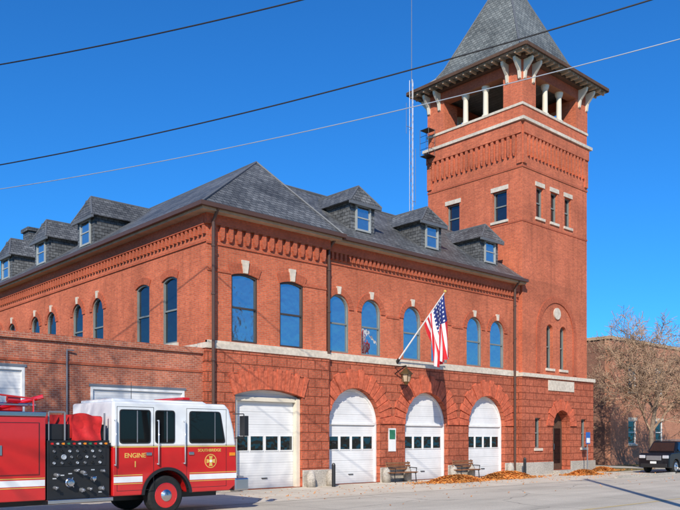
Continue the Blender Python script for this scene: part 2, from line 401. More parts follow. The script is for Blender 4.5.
one('string_course',st,'brickd',(FB,0,.95,7.4,7.48,-.02,.03),(FB,4.2,5.3,7.4,7.48,-.02,.03),(FM,8.75,9.5,6.74,6.82,-.02,.03),(FM,12.95,13.7,6.74,6.82,-.02,.03))
LW=[2.41,4.38,8.17,10.1,12.9,14.8,17.8,19.7,22.6,24.5]
H=[opening(-y,5.15,1.0,2.38,'arch' if i>1 else 'seg',rise=.12) for i,y in enumerate(LW)]
wall(FL,rect(-27,-.4,4.98,EZ),H,-.4,0,'wall','brick',st)
for i,y in enumerate(LW): window(FL,-y,5.15,1.0,2.38,'arch' if i>1 else 'seg',st,lintel='arch' if i>1 else None,rise=.12,glass='dglass')
for y in LW[:2]:
    s=MB(); voussoir_seg(s,FL,-y,5.15,1.0,2.38,.12,.26,.035); s.obj('brick_arch',st,('brickd',))
s=MB(); s.box(FL,-27,-.5,-.1,4.86,-.4,0); s.obj('wall',st,('brick',))
one('wall',st,'brick',(WF,.4,18.1,-.1,EZ,-27,-26.6),(WF,17.6,18,-.1,EZ,-26.6,-7))
s=MB(); n=15
for i in range(n):
    u=.2+i*(4.9/(n-1)); s.prism(FB,[(u-.03,8.45),(u+.03,8.45),(u+.085,8.6),(u+.085,8.95),(u-.085,8.95),(u-.085,8.6)],-.02,.12)
s.box(FB,-.1,5.4,8.95,9.28,-.02,.14); s.box(FB,-.02,5.32,8.3,8.38,-.02,.04); s.obj('corbel_table',st,('brickd',))
s=MB(); n=56
for i in range(n):
    u=5.5+i*(12.4/(n-1)); s.box(FM,u-.055,u+.055,8.68,8.95,-.02,.11)
s.box(FM,5.42,18.0,8.95,9.28,-.02,.13); s.box(FM,5.42,18.0,8.5,8.56,-.02,.035); s.obj('corbel_table',st,('brickd',))
s=MB(); n=100
for i in range(n):
    u=-26.8+i*(26.7/(n-1)); s.box(FL,u-.06,u+.06,8.62,8.92,-.02,.1)
s.box(FL,-27,-.02,8.92,9.28,-.02,.12);s.box(FL,-27,-.02,8.36,8.44,-.02,.04); s.obj('corbel_table',st,('brickd',))
e0=EZ+.02
s=MB(); A=(4.6,3.5,13.0);B=(4.6,23.5,13.0)
v=[(-.5,-.5,e0),(5.75,-.5,e0),(9.6,8,e0),(9.6,27.5,e0),(-.5,27.5,e0),A,B]
s.add(v,[(0,1,5),(1,2,5),(2,3,6,5),(3,4,6),(4,0,5,6),(4,3,2,1,0)])
roofw=s.obj('roof',st,('slate',))
s=MB()
v=[(5.2,-.28,e0+.01),(18.1,-.28,e0+.01),(18.1,4.1,12.6),(5.2,4.1,12.6),(5.2,9,e0+.01),(18.1,9,e0+.01)]
s.add(v,[(0,1,2,3),(3,2,5,4),(0,3,4),(1,5,2),(0,4,5,1)])
roofm=s.obj('roof',st,('slate',))
for a,b in (((-.5,-.5,e0+.03),A),((5.75,-.5,e0+.03),A),(A,B)):
    s=MB(); s.tube(a,b,.045,k=6); s.obj('ridge_cap',roofw,('leadw',))
s=MB(); s.tube((5.9,4.1,12.62),(18.1,4.1,12.62),.05,k=6); s.obj('ridge_cap',roofm,('leadw',))
one('cornice',st,'tan',(WF,-.46,5.7,9.28,9.45,.02,.46),(WF,5.72,18.05,9.28,9.45,-.18,.25),(WF,-.46,-.02,9.28,9.45,-27.4,.018))
one('gutter',st,'copper',(WF,-.6,5.82,9.36,9.5,.47,.6),(WF,5.84,18.05,9.36,9.5,.27,.4),(WF,-.6,-.47,9.36,9.5,-27.5,.46))
def spout(x,y,z0,z1,ex):
    s=MB(); s.tube((x,y,z0),(x,y,z1-.4),.055,k=8); s.tube((x,y,z1-.4),(ex[0],ex[1],z1),.055,k=8)
    for z in (2.2,4.4,6.6,8.2):
        if z>z0: s.tube((x,y,z-.03),(x,y,z+.03),.075,k=8)
    return s.obj('downspout',st,('copper',))
spout(.12,-.2,.1,9.4,(.12,-.5)); spout(17.45,-.02,.1,9.4,(17.45,-.3)); spout(5.46,.03,5.0,9.4,(5.6,-.25))
def dormer(fr,u,zb,w,zt,ze,L,parent,ov=.22):
    b=MB(); b.prism(fr,[(u-w/2,zb),(u+w/2,zb),(u+w/2,ze),(u,ze+ (zt-ze)*w/(w+2*ov)),(u-w/2,ze)],-L,0)
    d=b.obj('dormer',parent,('slate',))
    r=MB(); hw=w/2+ov; zo=ze-.02
    hip=.45
    P=fr.P
    v=[P(u-hw,zo,ov),P(u,zt,ov-hip),P(u+hw,zo,ov),P(u+hw,zo,-L),P(u,zt,-L),P(u-hw,zo,-L)]
    r.add(v,[(0,2,1),(2,3,4,1),(0,1,4,5),(0,5,3,2),(3,5,4)])
    r.obj('dormer_roof',d,('slate',))
    c=MB(); c.tube(P(u,zt,ov-hip),P(u,zt,-L),.04); c.tube(P(u-hw,zo,ov),P(u,zt,ov-hip),.035); c.tube(P(u+hw,zo,ov),P(u,zt,ov-hip),.035)
    c.box(fr,u-hw,u+hw,zo-.12,zo-.003,ov-.08,ov-.0)
    c.obj('dormer_trim',d,('leadw',))
    ww=w*.52; wh=ze-zb-.42
    g=MB(); g.box(fr,u-ww/2,u+ww/2,ze-.12-wh,ze-.12,.0,.02); g.obj('window',d,('glass',))
    t=MB(); t.ring(fr,rect(u-ww/2-.07,u+ww/2+.07,ze-.2-wh,ze-.05),rect(u-ww/2,u+ww/2,ze-.12-wh,ze-.12),.0,.07); t.box(fr,u-ww/2,u+ww/2,ze-.12-wh/2-.025,ze-.12-wh/2+.025,.01,.05)
    t.obj('dormer_casing',d,('tanw',))
FD=Fr((0,.75,0)); FDL=Fr((.75,0,0),(0,-1,0))
for u in (7.94,12.2,16.45): dormer(FD,u,10.0,1.35,12.15,11.35,3.4,st)
for y in (10.95,15.95,20.8): dormer(FDL,-y,10.1,1.7,12.55,11.5,3.6,st)
s=MB(); s.wbox(2.6,3.5,22.5,23.4,11,13.6); s.wbox(2.5,3.6,22.4,23.5,13.6,13.8); s.obj('chimney',st,('slate',))
# ------------------------------------------------------------------ tower
tw=top('brick_tower',(21.1,3.05,0),'tall red brick hose tower with open belfry and slate pyramid roof','tower')
TX0,TX1,TY0,TY1=18.1,24.1,0.,6.1
FT=Fr((0,0,0)); FTL=Fr((TX0,0,0),(0,-1,0)); FTR=Fr((TX1,0,0),(0,1,0)); FTB=Fr((0,TY1,0),(-1,0,0))
tf=[(19.6,12.85,.62,1.55),(20.9,12.85,.62,1.55),(22.2,12.85,.62,1.55)]
narrow=[(20.5,5.35,.6,2.25),(21.75,5.35,.6,2.25)]
H=[opening(u,z,w,h,'flat') for u,z,w,h in tf]+[opening(u,z,w,h,'arch') for u,z,w,h in narrow]
wall(FT,rect(TX0,TX1,4.98,17.35),H,-.4,0,'wall','brick',tw)
for a in tf: window(FT,*a,'flat',tw,lintel='stone',depth=.2,glass='dglass')
for a in narrow: window(FT,*a,'arch',tw,lintel=None,depth=.25,glass='dglass')
tl=[(-4.34,12.7,.85,1.5),(-1.35,12.7,.85,1.5)]
wall(FTL,rect(-6.1,-.4,4.98,17.35),[opening(*a,'flat') for a in tl],-.4,0,'wall','brick',tw)
for a in tl: window(FTL,*a,'flat',tw,lintel='stone',depth=.2,glass='dglass')
one('wall',tw,'brick',(WF,TX1-.4,TX1,4.98,17.35,-6.1,-.4),(WF,TX0+.4,TX1-.4,4.98,17.35,-6.1,-5.7))
s=MB(); vring(s,FT,21.13,7.2,1.55,1.85,-.05,.05,25,0,math.pi,.004); s.box(FT,19.28,19.58,5.1,7.2,-.05,.05); s.box(FT,22.68,22.98,5.1,7.2,-.05,.05); s.obj('relieving_arch',tw,('brickd',))
s=MB(); po=[(21.13+.3*math.cos(2*math.pi*i/20),8.2+.3*math.sin(2*math.pi*i/20)) for i in range(20)]; s.prism(FT,po,-.05,.07); s.obj('round_medallion',tw,('stone',))
dr=(21.25,.16,1.6,3.05); F22=Fr((0,-.22,0))
wall(FT,rect(17.75,24.4,-.1,4.8),[opening(*dr,'arch'),opening(23.4,1.3,.5,1.5,'flat'),opening(19.1,1.3,.5,1.5,'flat')],-.5,.22,'rusticated_wall','rustic',tw)
window(F22,23.4,1.3,.5,1.5,'flat',tw,depth=.2,glass='dglass'); window(F22,19.1,1.3,.5,1.5,'flat',tw,depth=.2,glass='dglass')
s=MB(); vring(s,F22,dr[0],dr[1]+dr[3]-.8,.81,1.3,-.1,.04,13,0,math.pi,.008,.08,.02); s.obj('voussoirs',tw,('vous',))
one('wall',tw,'rustic',(WF,23.9,24.4,-.1,4.8,-6.3,-.5),(WF,17.75,18.2,-.1,4.8,-6.3,-.5),(WF,18.2,23.9,-.1,4.8,-6.3,-5.8))
s=MB(); s.wbox(17.7,24.48,-.3,6.4,4.8,4.98); s.obj('belt_course',tw,('stone',))
s=MB(); s.box(FT,20.0,22.4,4.2,4.72,.15,.26); s.obj('stone_plaque',tw,('stone',))
one('granite_base',tw,'granite',(FT,17.65,20.4,-.1,.6,-.3,.3),(FT,22.1,24.5,-.1,.6,-.3,.3),bevel=.02)
g=MB(); g.prism(FT,opening(*dr,'arch'),-.32,-.26); dd=g.obj('entrance_door',tw,('brown',))
one('door_glass',dd,'cglass',(FT,20.62,21.2,.5,2.3,-.262,-.24),(FT,21.3,21.88,.5,2.3,-.262,-.24))
g=MB(); g.tube(FT.P(21.2,1.2,-.2),FT.P(21.2,1.5,-.2),.02); g.obj('door_handle',dd,('steel',))
s=MB(); s.box(FT,20.3,22.2,-.02,.16,-.3,.7); s.obj('door_step',tw,('granite',),.01)
def fingers(fr,a,b):
    s=MB(); n=17
    for i in range(n):
        u=a+.45+i*((b-a-.9)/(n-1))
        s.prism(fr,[(u-.02,15.72),(u+.02,15.72),(u+.075,15.95),(u+.075,16.75),(u-.075,16.75),(u-.075,15.95)],-.02,.12)
    s.box(fr,a-.0,b+.0,16.75,17.35,-.02,.14)
    s.box(fr,a,a+.28,15.3,16.75,-.02,.08); s.box(fr,b-.28,b,15.3,16.75,-.02,.08)
    s.obj('corbel_table',tw,('brick',))
for fr,a,b in ((FT,TX0,TX1),(FTL,-6.1,0),(FTR,0,6.1),(FTB,-TX1,-TX0)): fingers(fr,a,b)
def band(z0,z1,e,mat,name):
    s=MB()
    x0,x1,y0,y1=TX0-e,TX1+e,TY0-e,TY1+e
    s.wbox(x0,x1,y0,y0+.5,z0,z1); s.wbox(x0,x1,y1-.5,y1,z0,z1); s.wbox(x0,x0+.5,y0+.5,y1-.5,z0,z1); s.wbox(x1-.5,x1,y0+.5,y1-.5,z0,z1)
    s.obj(name,tw,(mat,))
band(15.1,15.2,.03,'brickd','string_course'); band(12.45,12.53,.025,'brickd','string_course')
band(17.35,17.5,.22,'stone','belt_course')
band(17.5,18.15,.0,'brick','parapet'); band(18.15,18.27,.05,'stone','parapet_cap')
for x in (TX0,TX1-1.1):
    for y in (TY0,TY1-1.1):
        s=MB(); s.wbox(x-.02,x+1.12,y-.02,y+1.12,18.27,19.85); s.obj('corner_pier',tw,('brick',))
band(19.85,20.35,.03,'brickd','entablature'); band(20.35,20.5,.3,'brown','cornice')
s=MB(); s.wbox(TX0+.4,TX1-.4,TY0+.4,TY1-.4,17.5,17.6); s.obj('belfry_floor',tw,('brown',))
for k_ in range(2):
    for (x,y) in ((TX0+2.35+k_*1.3,.25),(TX0+2.35+k_*1.3,TY1-.25),(TX0+.25,2.4+k_*1.3),(TX1-.25,2.4+k_*1.3)):
        s=MB(); s.lathe((x,y,18.27),[(.2,0),(.2,.12),(.14,.16),(.13,1.3),(.19,1.42),(.22,1.58)],12); s.obj('column',tw,('cream',),smooth=False)
cx,cy=21.1,3.05
OV=3.82
s=MB(); lv=[(OV-.03,20.5),(OV,20.68),(3.2,20.98),(2.72,21.4),(2.4,21.9),(.05,27.1)]
vs=[]
for h,z in lv: vs+=[(cx-h,cy-h,z),(cx+h,cy-h,z),(cx+h,cy+h,z),(cx-h,cy+h,z)]
fs=[(3,2,1,0)]
for j in range(len(lv)-1):
    for i in range(4): fs.append((j*4+i,j*4+(i+1)%4,j*4+4+(i+1)%4,j*4+4+i))
s.add(vs,fs); tr=s.obj('roof',tw,('slatel',))
for sx,sy in ((-1,-1),(1,-1),(1,1),(-1,1)):
    s=MB()
    for j in range(1,len(lv)-1):
        a=(cx+sx*lv[j][0],cy+sy*lv[j][0],lv[j][1]+.01);b=(cx+sx*lv[j+1][0],cy+sy*lv[j+1][0],lv[j+1][1]+.01); s.tube(a,b,.05)
    s.obj('ridge_cap',tr,('leadw',))
s=MB(); s.tube((cx,cy,27),(cx,cy,28),.06,.02); s.obj('finial',tr,('leadw',))
h=OV+.02
s=MB()
for a in ((cx-h,cx+h,cy-h-.06,cy-h),(cx-h,cx+h,cy+h,cy+h+.06),(cx-h-.06,cx-h,cy-h,cy+h),(cx+h,cx+h+.06,cy-h,cy+h)): s.wbox(*a,20.52,20.68)
s.obj('fascia',tw,('brown',))
s=MB()
for i in range(17):
    t=-3.6+i*7.2/16
    s.wbox(cx+t-.04,cx+t+.04,cy-3.78,cy-3.1,20.4,20.5); s.wbox(cx+t-.04,cx+t+.04,cy+3.1,cy+3.78,20.4,20.5)
    s.wbox(cx-3.78,cx-3.1,cy+t-.04,cy+t+.04,20.38,20.49); s.wbox(cx+3.1,cx+3.78,cy+t-.04,cy+t+.04,20.38,20.49)
o=s.obj('rafter_tails',tw,('tan',)); o['kind']='stuff'
for fr,a,b in ((FT,TX0,TX1),(FTL,-6.1,0),(FTR,0,6.1),(FTB,-TX1,-TX0)):
    for u in (a+.12,a+.85,b-.85,b-.12):
        s=MB()
        pts=[(0,19.4),(.1,19.45),(.16,19.8),(.5,20.2),(.54,20.37),(0,20.37)]
        f2=Fr(fr.P(u,0,0),fr.N)
        s.prism(f2,pts,-.07,.07); s.obj('bracket',tw,('cream',))
s=MB() 
for z in (17.0,18.4): s.wbox(TX0-.7,TX0-.15,5.45,6.05,z,z+.03)
for x in (TX0-.7,TX0-.2):
    for y in (5.45,6.05): s.tube((x,y,17.0),(x,y,18.45),.014,k=5)
for z in (17.35,17.7,18.05): s.tube((TX0-.7,5.45,z),(TX0-.7,6.05,z),.012,k=5); s.tube((TX0-.7,5.45,z),(TX0-.2,5.45,z),.012,k=5)
s.tube((TX0-.7,5.75,17.0),(TX0,5.75,16.4),.02); s.obj('metal_platform',tw,('black',))
# antenna
an=top('antenna_mast',(16,5.4,11.5),'tall slim lattice radio mast on station roof','antenna')
s=MB()
c=Vector((16,5.4,0)); L=[(c+Vector((.11*math.cos(a),.11*math.sin(a),0))) for a in (0,2.1,4.2)]
for p in L: s.tube(p+ZV*11.3,p+ZV*20.5,.013,k=5)
z=11.5;i=0
while z<20.3:
    s.tube(L[i%3]+ZV*z,L[(i+1)%3]+ZV*(z+.3),.008,k=4,caps=False); s.tube(L[(i+1)%3]+ZV*z,L[(i+2)%3]+ZV*(z+.3),.008,k=4,caps=False); z+=.3;i+=1
s.obj('lattice',an,('galv',))
s=MB(); s.tube(c+ZV*20.4,c+ZV*27,.022,.014,k=6); s.tube(c+Vector((.3,0,14)),c+Vector((.3,0,17)),.013); s.tube(c+Vector((0,0,14.2)),c+Vector((.3,0,14.2)),.013); s.tube(c+Vector((-.4,0,18)),c+Vector((.1,0,18)),.013); s.tube(c+Vector((-.4,0,17.6)),c+Vector((-.4,0,19.2)),.013); s.obj('whip_aerial',an,('galv',))
# ------------------------------------------------------------------ annex
ax=top('garage_annex',(-6,3,0),'low flat-roofed red brick garage annex with white doors','building')
FA=Fr((0,.15,0))
AH=[rect(-4.0,-.77,.01,3.35),rect(-9.6,-5.95,.01,3.8),rect(-15.2,-11.6,.01,3.8)]
wall(FA,rect(-17,-.01,-.1,4.62),AH,-.35,0,'wall','annex',ax)
s=MB(); s.box(FA,-17.08,-.02,4.62,4.8,-.4,.08); s.obj('coping',ax,('annex',))
s=MB(); s.box(FA,-17,-.02,3.98,4.06,-.02,.03); s.obj('string_course',ax,('brickd',))
for a,b,h in ((-4.0,-.77,3.35),(-9.6,-5.95,3.8),(-15.2,-11.6,3.8)):
    gdoor(FA,(a+b)/2,b-a,h-.012,'flat',ax,n=-.05)
    s=MB(); s.box(FA,a-.05,b+.05,h+.003,h+.08,-.05,.02); s.obj('lintel',ax,('galv',))
s=MB(); s.wbox(-17,-.02,.5,14,4.3,4.45); s.obj('roof',ax,('black',))
one('wall',ax,'annex',(WF,-17,-16.65,-.1,4.62,-14,-.5),(WF,-16.65,-.02,-.1,4.62,-14,-13.65))
s=MB(); s.tube(FA.P(-4.75,2.2,.06),FA.P(-4.75,4.4,.06),.025); s.tube(FA.P(-4.75,4.38,.06),FA.P(-4.55,4.38,.1),.025); s.obj('conduit',ax,('galv',))
# ------------------------------------------------------------------ street furniture
fp=top('flag_pole',(9.3,.2,4.9),'white slanted pole fixed to the brick wall','flag pole')
p0=Vector((9.3,.1,4.95)); p1=Vector((9.3,-2.47,7.5)); s=MB(); s.tube(p0,p1,.035,.025,k=8); s.obj('pole',fp,('white',))
s=MB(); s.lathe(p1,[(.02,-.03),(.06,0),(.06,.04),(.02,.08)],10); s.obj('finial',fp,('gold',))
s=MB(); s.tube(p0+Vector((0,.05,-.05)),p0+Vector((0,-.12,.12)),.07,k=8); s.obj('bracket',fp,('black',))
NU,NV=44,40; vs=[];uvs=[];fs=[]
d=(p1-p0).normalized(); hoist=1.45; fly=2.3
for j in range(NV+1):
    v=j/NV; P0=p1-d*(.08+hoist*(1-v)); mid=(p1-d*(.08+hoist*.5))
    for i in range(NU+1):
        u=i/NU
        g=1-.3*min(1,u*1.3)
        q=mid+(P0-mid)*g
        q.z=P0.z*(1-u)+ (mid.z+(P0.z-mid.z)*.35)*u - fly*(u**.95)*.93
        q.x+=.17*math.sin(v*14+u*2.5)*min(1,u*2.5)+.42*u*(1-.3*u)*(1.2-v*.5); q.y+=.12*math.cos(v*13+u*3)*min(1,u*2.5)-.15*u
        vs.append(q); uvs.append((u,v))
for j in range(NV):
    for i in range(NU):
        a=j*(NU+1)+i; fs.append((a,a+1,a+NU+2,a+NU+1))
s=MB(); s.add(vs,fs); fo=s.obj('flag',None,('flag',),smooth=True,recalc=False)
ul=fo.data.uv_layers.new(name='UVMap')
for l in fo.data.loops: ul.data[l.index].uv=uvs[l.vertex_index]
tag(fo,'limp stars and stripes flag hanging from slanted pole','flag')
ln=top('wall_lantern',(9.2,.1,4.1),'aged bronze glazed lantern on iron bracket over garage doors','lantern')
c=Vector((9.2,-.5,4.1)); s=MB(); s.lathe(c,[(.10,-.02),(.15,.0),(.2,.3),(.16,.3),(.1,0)],6); s.obj('lamp_glass',ln,('tan',))
s=MB(); s.lathe(c,[(.3,.3),(.28,.33),(.1,.5),(.04,.55),(.04,.6)],6); s.lathe(c,[(.02,-.14),(.06,-.12),(.12,-.02),(.1,0)],6)
for i in range(6):
    a=i*math.pi/3; s.tube(c+Vector((.155*math.cos(a),.155*math.sin(a),0)),c+Vector((.215*math.cos(a),.215*math.sin(a),.31)),.014,k=4)
s.obj('lamp_cage',ln,('brass',))
s=MB(); s.tube((9.2,.15,4.45),(9.2,-.5,4.75),.025); s.tube((9.2,.15,4.72),(9.2,-.5,4.75),.02);s.tube((9.2,-.5,4.76),(9.2,-.5,4.68),.02); s.obj('arm',ln,('black',))
def bench(x,y,L,label):
    b=top('park_bench',(x,y,0),label,'bench','benches along the station front')
    s=MB()
    for k_ in range(4): s.wbox(x-L/2,x+L/2,y-.2+k_*.105,y-.2+k_*.105+.085,.38,.415)
    s.obj('seat',b,('wood',),.006)
    s=MB()
    for k_ in range(3): 
        z=.5+k_*.11; s.wbox(x-L/2,x+L/2,y+.22+k_*.02,y+.25+k_*.02,z,z+.085)
    s.obj('backrest',b,('wood',),.006)
    for sx in (-1,1):
        xx=x+sx*(L/2-.1); s=MB()
        s.tube((xx,y-.18,0),(xx,y-.14,.38),.022);s.tube((xx,y+.26,0),(xx,y+.2,.38),.022); s.tube((xx,y+.2,.38),(xx,y+.3,.84),.02); s.tube((xx,y-.2,.37),(xx,y+.22,.37),.02)
        s.tube((xx,y-.18,.38),(xx,y-.2,.56),.018); s.tube((xx,y-.22,.57),(xx,y+.24,.59),.02); s.obj('leg',b,('black',))
bench(9.1,-.4,1.45,'wooden slatted bench with black iron legs against the wall')
bench(13.3,-.4,1.45,'wooden slatted bench with black iron legs against the wall')
bench(26.2,2.2,1.4,'wooden bench on dry lawn beside the tower')
nb=top('notice_board',(9.0,.1,1.2),'white and green notice sign on brick pier','sign')
s=MB(); s.box(FM,8.8,9.23,1.25,2.2,.075,.1); s.obj('board',nb,('white',)); s=MB(); s.box(FM,8.85,9.18,1.75,2.14,.1,.106); s.obj('green_panel',nb,('green',))
for x,y in ((.9,-.35),(4.25,-.35),(5.35,-.2),(8.45,-.12),(9.7,-.12),(12.7,-.12),(13.95,-.12),(16.95,-.12)):
    s=MB(); s.lathe((x,y,0),[(.17,0),(.17,.35),(.14,.5),(.07,.6),(.01,.63)],14); tag(s.obj('stone_bollard',None,('granite',),smooth=True),'short rounded granite wheel guard at garage door edge','bollard','wheel guards beside the doors')
for x in (5.0,17.2): 
    s=MB(); s.lathe((x,-.75,0),[(.07,0),(.07,.8),(.05,.86),(.01,.88)],12); tag(s.obj('steel_bollard',None,('black',)),'slim black steel bollard before the wall','bollard')
sp=top('sign_post',(22.6,-.9,0),'blue and white sign on thin metal post by entrance','sign')
s=MB(); s.tube((22.6,-.9,0),(22.6,-.9,2.1),.03); s.obj('post',sp,('galv',)); s=MB(); s.wbox(22.4,22.8,-.95,-.93,1.5,2.1); s.obj('panel',sp,('blue',)); s=MB(); s.wbox(22.44,22.76,-.958,-.951,1.55,1.8); s.obj('white_panel',sp,('white',))
def leaf(s,c,r,k=1.):
    t=r.random()*6.28; u=Vector((math.cos(t),math.sin(t),r.uniform(-.5,.5)))*.05*k; w=Vector((-math.sin(t),math.cos(t),r.uniform(-.5,.5)))*.04*k
    s.add([c-u,c-w,c+u,c+w],[(0,1,2,3)])
def pile(x,y,lx,ly,h,seed):
    r=random.Random(seed); s=MB(); N=18
    vs=[]
    for j in range(N+1):
        for i in range(N+1):
            a=-1+2*i/N;b=-1+2*j/N; q=max(0,1-(a*a+b*b)); vs.append((x+a*lx,y+b*ly,-.02+h*q*(.7+.5*r.random())))
    s.add(vs,[(j*(N+1)+i,j*(N+1)+i+1,(j+1)*(N+1)+i+1,(j+1)*(N+1)+i) for j in range(N) for i in range(N)])
    for _ in range(1800):
        a=r.gauss(0,.6);b=r.gauss(0,.6); q=max(0,1-(a*a+b*b)); leaf(s,Vector((x+a*lx,y+b*ly,h*q+.01+r.random()*.03)),r)
    tag(s.obj('leaf_pile',None,('leaf',),recalc=False),'heap of orange-brown fallen leaves on the pavement','leaves','leaf heaps along the station')
pile(10.9,-1.7,1.7,.55,.26,1); pile(14.7,-1.5,1.9,.55,.3,2); pile(20.5,-1.9,1.2,.5,.22,3); pile(25.2,-.2,1.4,.5,.2,4)
r=random.Random(9); s=MB()
for _ in range(600): leaf(s,Vector((r.uniform(-1,30),-4.3+4*abs(r.gauss(0,.45)) if r.random()<.7 else r.uniform(-8,-.3),.015)),r,.7)
o=tag(s.obj('scattered_leaves',None,('leaf',),recalc=False),'thin scatter of dry leaves over pavement and road','leaves'); o['kind']='stuff'
# ------------------------------------------------------------------ fire engine
fe=top('fire_engine',(-6.5,-4.9,0),'red and white fire engine with gold lettering parked before the station','fire engine')
FE=Fr((0,-6,0)); W=2.15; wx=-4.95; wz=.46
def archcut(c,z,r,zb,k=14):
    t0=math.asin(max(-1,min(1,(zb-z)/r))); return [(c-r*math.cos(t0+(math.pi-2*t0)*i/k),z+r*math.sin(t0+(math.pi-2*t0)*i/k)) for i in range(k+1)]
low=[(-6.3,.5)]+archcut(wx,wz,.6,.5)+[(-3.2,.5),(-3.02,.62),(-2.98,1.0),(-3.0,1.6),(-6.3,1.6)]
s=MB(); s.prism(FE,low,-W,0); s.obj('cab_lower',fe,('red',),.03)
up=[(-6.3,1.6),(-3.0,1.6),(-3.06,2.0),(-3.2,2.5),(-3.32,2.63),(-6.3,2.63)]
s=MB(); s.prism(FE,up,-W,0); s.obj('cab_upper',fe,('twhite',),.05)
s=MB(); s.prism(FE,[(-6.2,2.6),(-3.6,2.6),(-3.8,2.69),(-6.2,2.7)],-W+.25,-.25); s.obj('cab_roof',fe,('twhite',),.03)
def rnd(p,r=.07):
    o=[];n=len(p)
    for i in range(n):
        A_=Vector(p[i-1]);B_=Vector(p[i]);C_=Vector(p[(i+1)%n])
        for t in range(5):
            u_=t/4; q=(B_+(A_-B_).normalized()*r)*(1-u_)**2+B_*2*u_*(1-u_)+(B_+(C_-B_).normalized()*r)*u_**2
            o.append((q.x,q.y))
    return o
for a,b,c_ in ((-6.12,-5.4,0),(-5.24,-4.76,0),(-4.32,-3.42,1)):
    z0,z1=1.7,2.42
    pts=[(a,z0),(b,z0),(b-.0,z1),(a,z1)] if not c_ else [(a,z0),(b+.06,z0),(b-.08,z1),(a,z1)]
    P=rnd(pts); cxx=(a+b)/2; czz=(z0+z1)/2
    s=MB(); s.prism(FE,P,-.01,.006); wo=s.obj('window',fe,('cglass',))
    Q=[(cxx+(x-cxx)*1.07,czz+(z-czz)*1.07) for x,z in P]; s=MB(); s.ring(FE,Q,P,-.01,.014); s.obj('window_gasket',wo,('black',))
    s=MB(); xm=(a+b)/2+.05; s.box(FE,xm-.012,xm+.012,z0,z1,.0,.012) if not c_ else s.box(FE,b-.22,b-.2,z0,z1,.0,.012); s.obj('window_divider',wo,('galv',))
def seam(a,b,z0,z1):
    s=MB(); t=.008
    s.ring(FE,rect(a-t,b+t,z0-t,z1+t),rect(a,b,z0,z1),-.005,.004); return s
d1=seam(-6.2,-5.3,.62,2.5).obj('door',fe,('black',)); d2=seam(-4.42,-3.3,.62,2.5).obj('door',fe,('black',))
for dx,dd_ in ((-5.42,d1),(-4.3,d2)):
    s=MB(); s.box(FE,dx-.07,dx+.07,1.40,1.47,0,.03); s.obj('handle',dd_,('steel',),.01)
for x in (-5.2,-4.5,-6.26):
    s=MB(); s.tube(FE.P(x,1.2,.07),FE.P(x,2.2,.07),.016); s.tube(FE.P(x,1.2,0),FE.P(x,1.2,.07),.018); s.tube(FE.P(x,2.2,0),FE.P(x,2.2,.07),.018); s.obj('grab_rail',fe,('lens',),smooth=True)
s=MB(); s.add([(-2.995,-5.85,1.75),(-2.995,-4.0,1.75),(-3.17,-4.0,2.48),(-3.17,-5.85,2.48)],[(0,1,2,3)]); s.obj('windscreen',fe,('cglass',),recalc=False)
def stripe(z0,z1,mat,name,segs):
    for a,b in segs:
        s=MB(); s.box(FE,a,b,z0,z1,-.004,.005); s.obj(name,fe,(mat,))
segs=[(-6.28,-5.58),(-4.34,-2.99)]
stripe(.80,.93,'twhite','white_stripe',segs); stripe(.955,.972,'gold','gold_line',segs); stripe(.762,.778,'gold','gold_line',segs); stripe(1.585,1.61,'gold','gold_line',[(-6.29,-3.02)])
def wheel(par,c,r,w,side=1,rim='steel',tmat='rubber'):
    s=MB(); prof=[(r*.62,0),(r*.9,0),(r,-.04),(r,-w+.04),(r*.9,-w),(r*.62,-w)]
    prof=[(a,b*side) for a,b in prof]
    s.lathe(c,prof,28,0,'Y'); wo=s.obj('wheel',par,(tmat,),smooth=False)
    s=MB(); s.lathe(c,[(r*.64,.004*side),(r*.6,.01*side),(r*.5,-.05*side),(r*.34,-.06*side)],24,0,'Y'); s.obj('rim',wo,(rim,))
    s=MB(); s.lathe(c,[(r*.33,-.055*side),(r*.3,.02*side),(r*.16,.06*side),(.01,.07*side)],20,0,'Y')
    for i in range(10):
        a=i*math.pi/5; cc=Vector(c)+Vector((math.cos(a)*r*.42,0,math.sin(a)*r*.42)); s.tube(cc+Vector((0,.055*side,0)),cc,.018,k=6)
    s.obj('hub',wo,('steel',))
    return wo
wheel(fe,(wx,-6.0+.04,wz),.46,.3,rim='red')
wheel(fe,(wx,-6+W-.04,wz),.46,.3,-1,rim='red'); wheel(fe,(-10.6,-5.96,wz),.46,.5,rim='red'); wheel(fe,(-10.6,-6+W-.04,wz),.46,.5,-1,rim='red')
s=MB(); po=archcut(wx,wz,.66,.5,20); pi=archcut(wx,wz,.59,.5,20); s.ring(FE,po,pi,-.1,.03,closed=False); s.obj('wheel_arch_trim',fe,('black',))
s=MB(); s.wbox(-6.2,-3.3,-5.6,-4.25,.5,.7); s.wbox(-12,-3.2,-5.4,-4.4,.35,.6); s.obj('chassis',fe,('black',))
s=MB(); s.wbox(-3.05,-2.62,-6.02,-3.83,.48,.8); s.obj('bumper',fe,('steel',),.04)
s=MB(); s.wbox(-3.0,-2.7,-5.9,-3.95,.8,.84); s.obj('bumper_plate',fe,('galv',))
for y in (-5.8,-4.05):
    s=MB(); s.wbox(-3.0,-2.95,y-.13,y+.13,1.0,1.25); s.obj('headlight',fe,('lens',),.01)
s=MB(); s.wbox(-3.0,-2.96,-5.5,-4.35,.85,1.45); s.obj('grille',fe,('steel',))
s=MB(); s.box(FE,-3.2,-3.04,1.36,1.44,.0,.02); s.obj('marker_lamp',fe,('amber',))
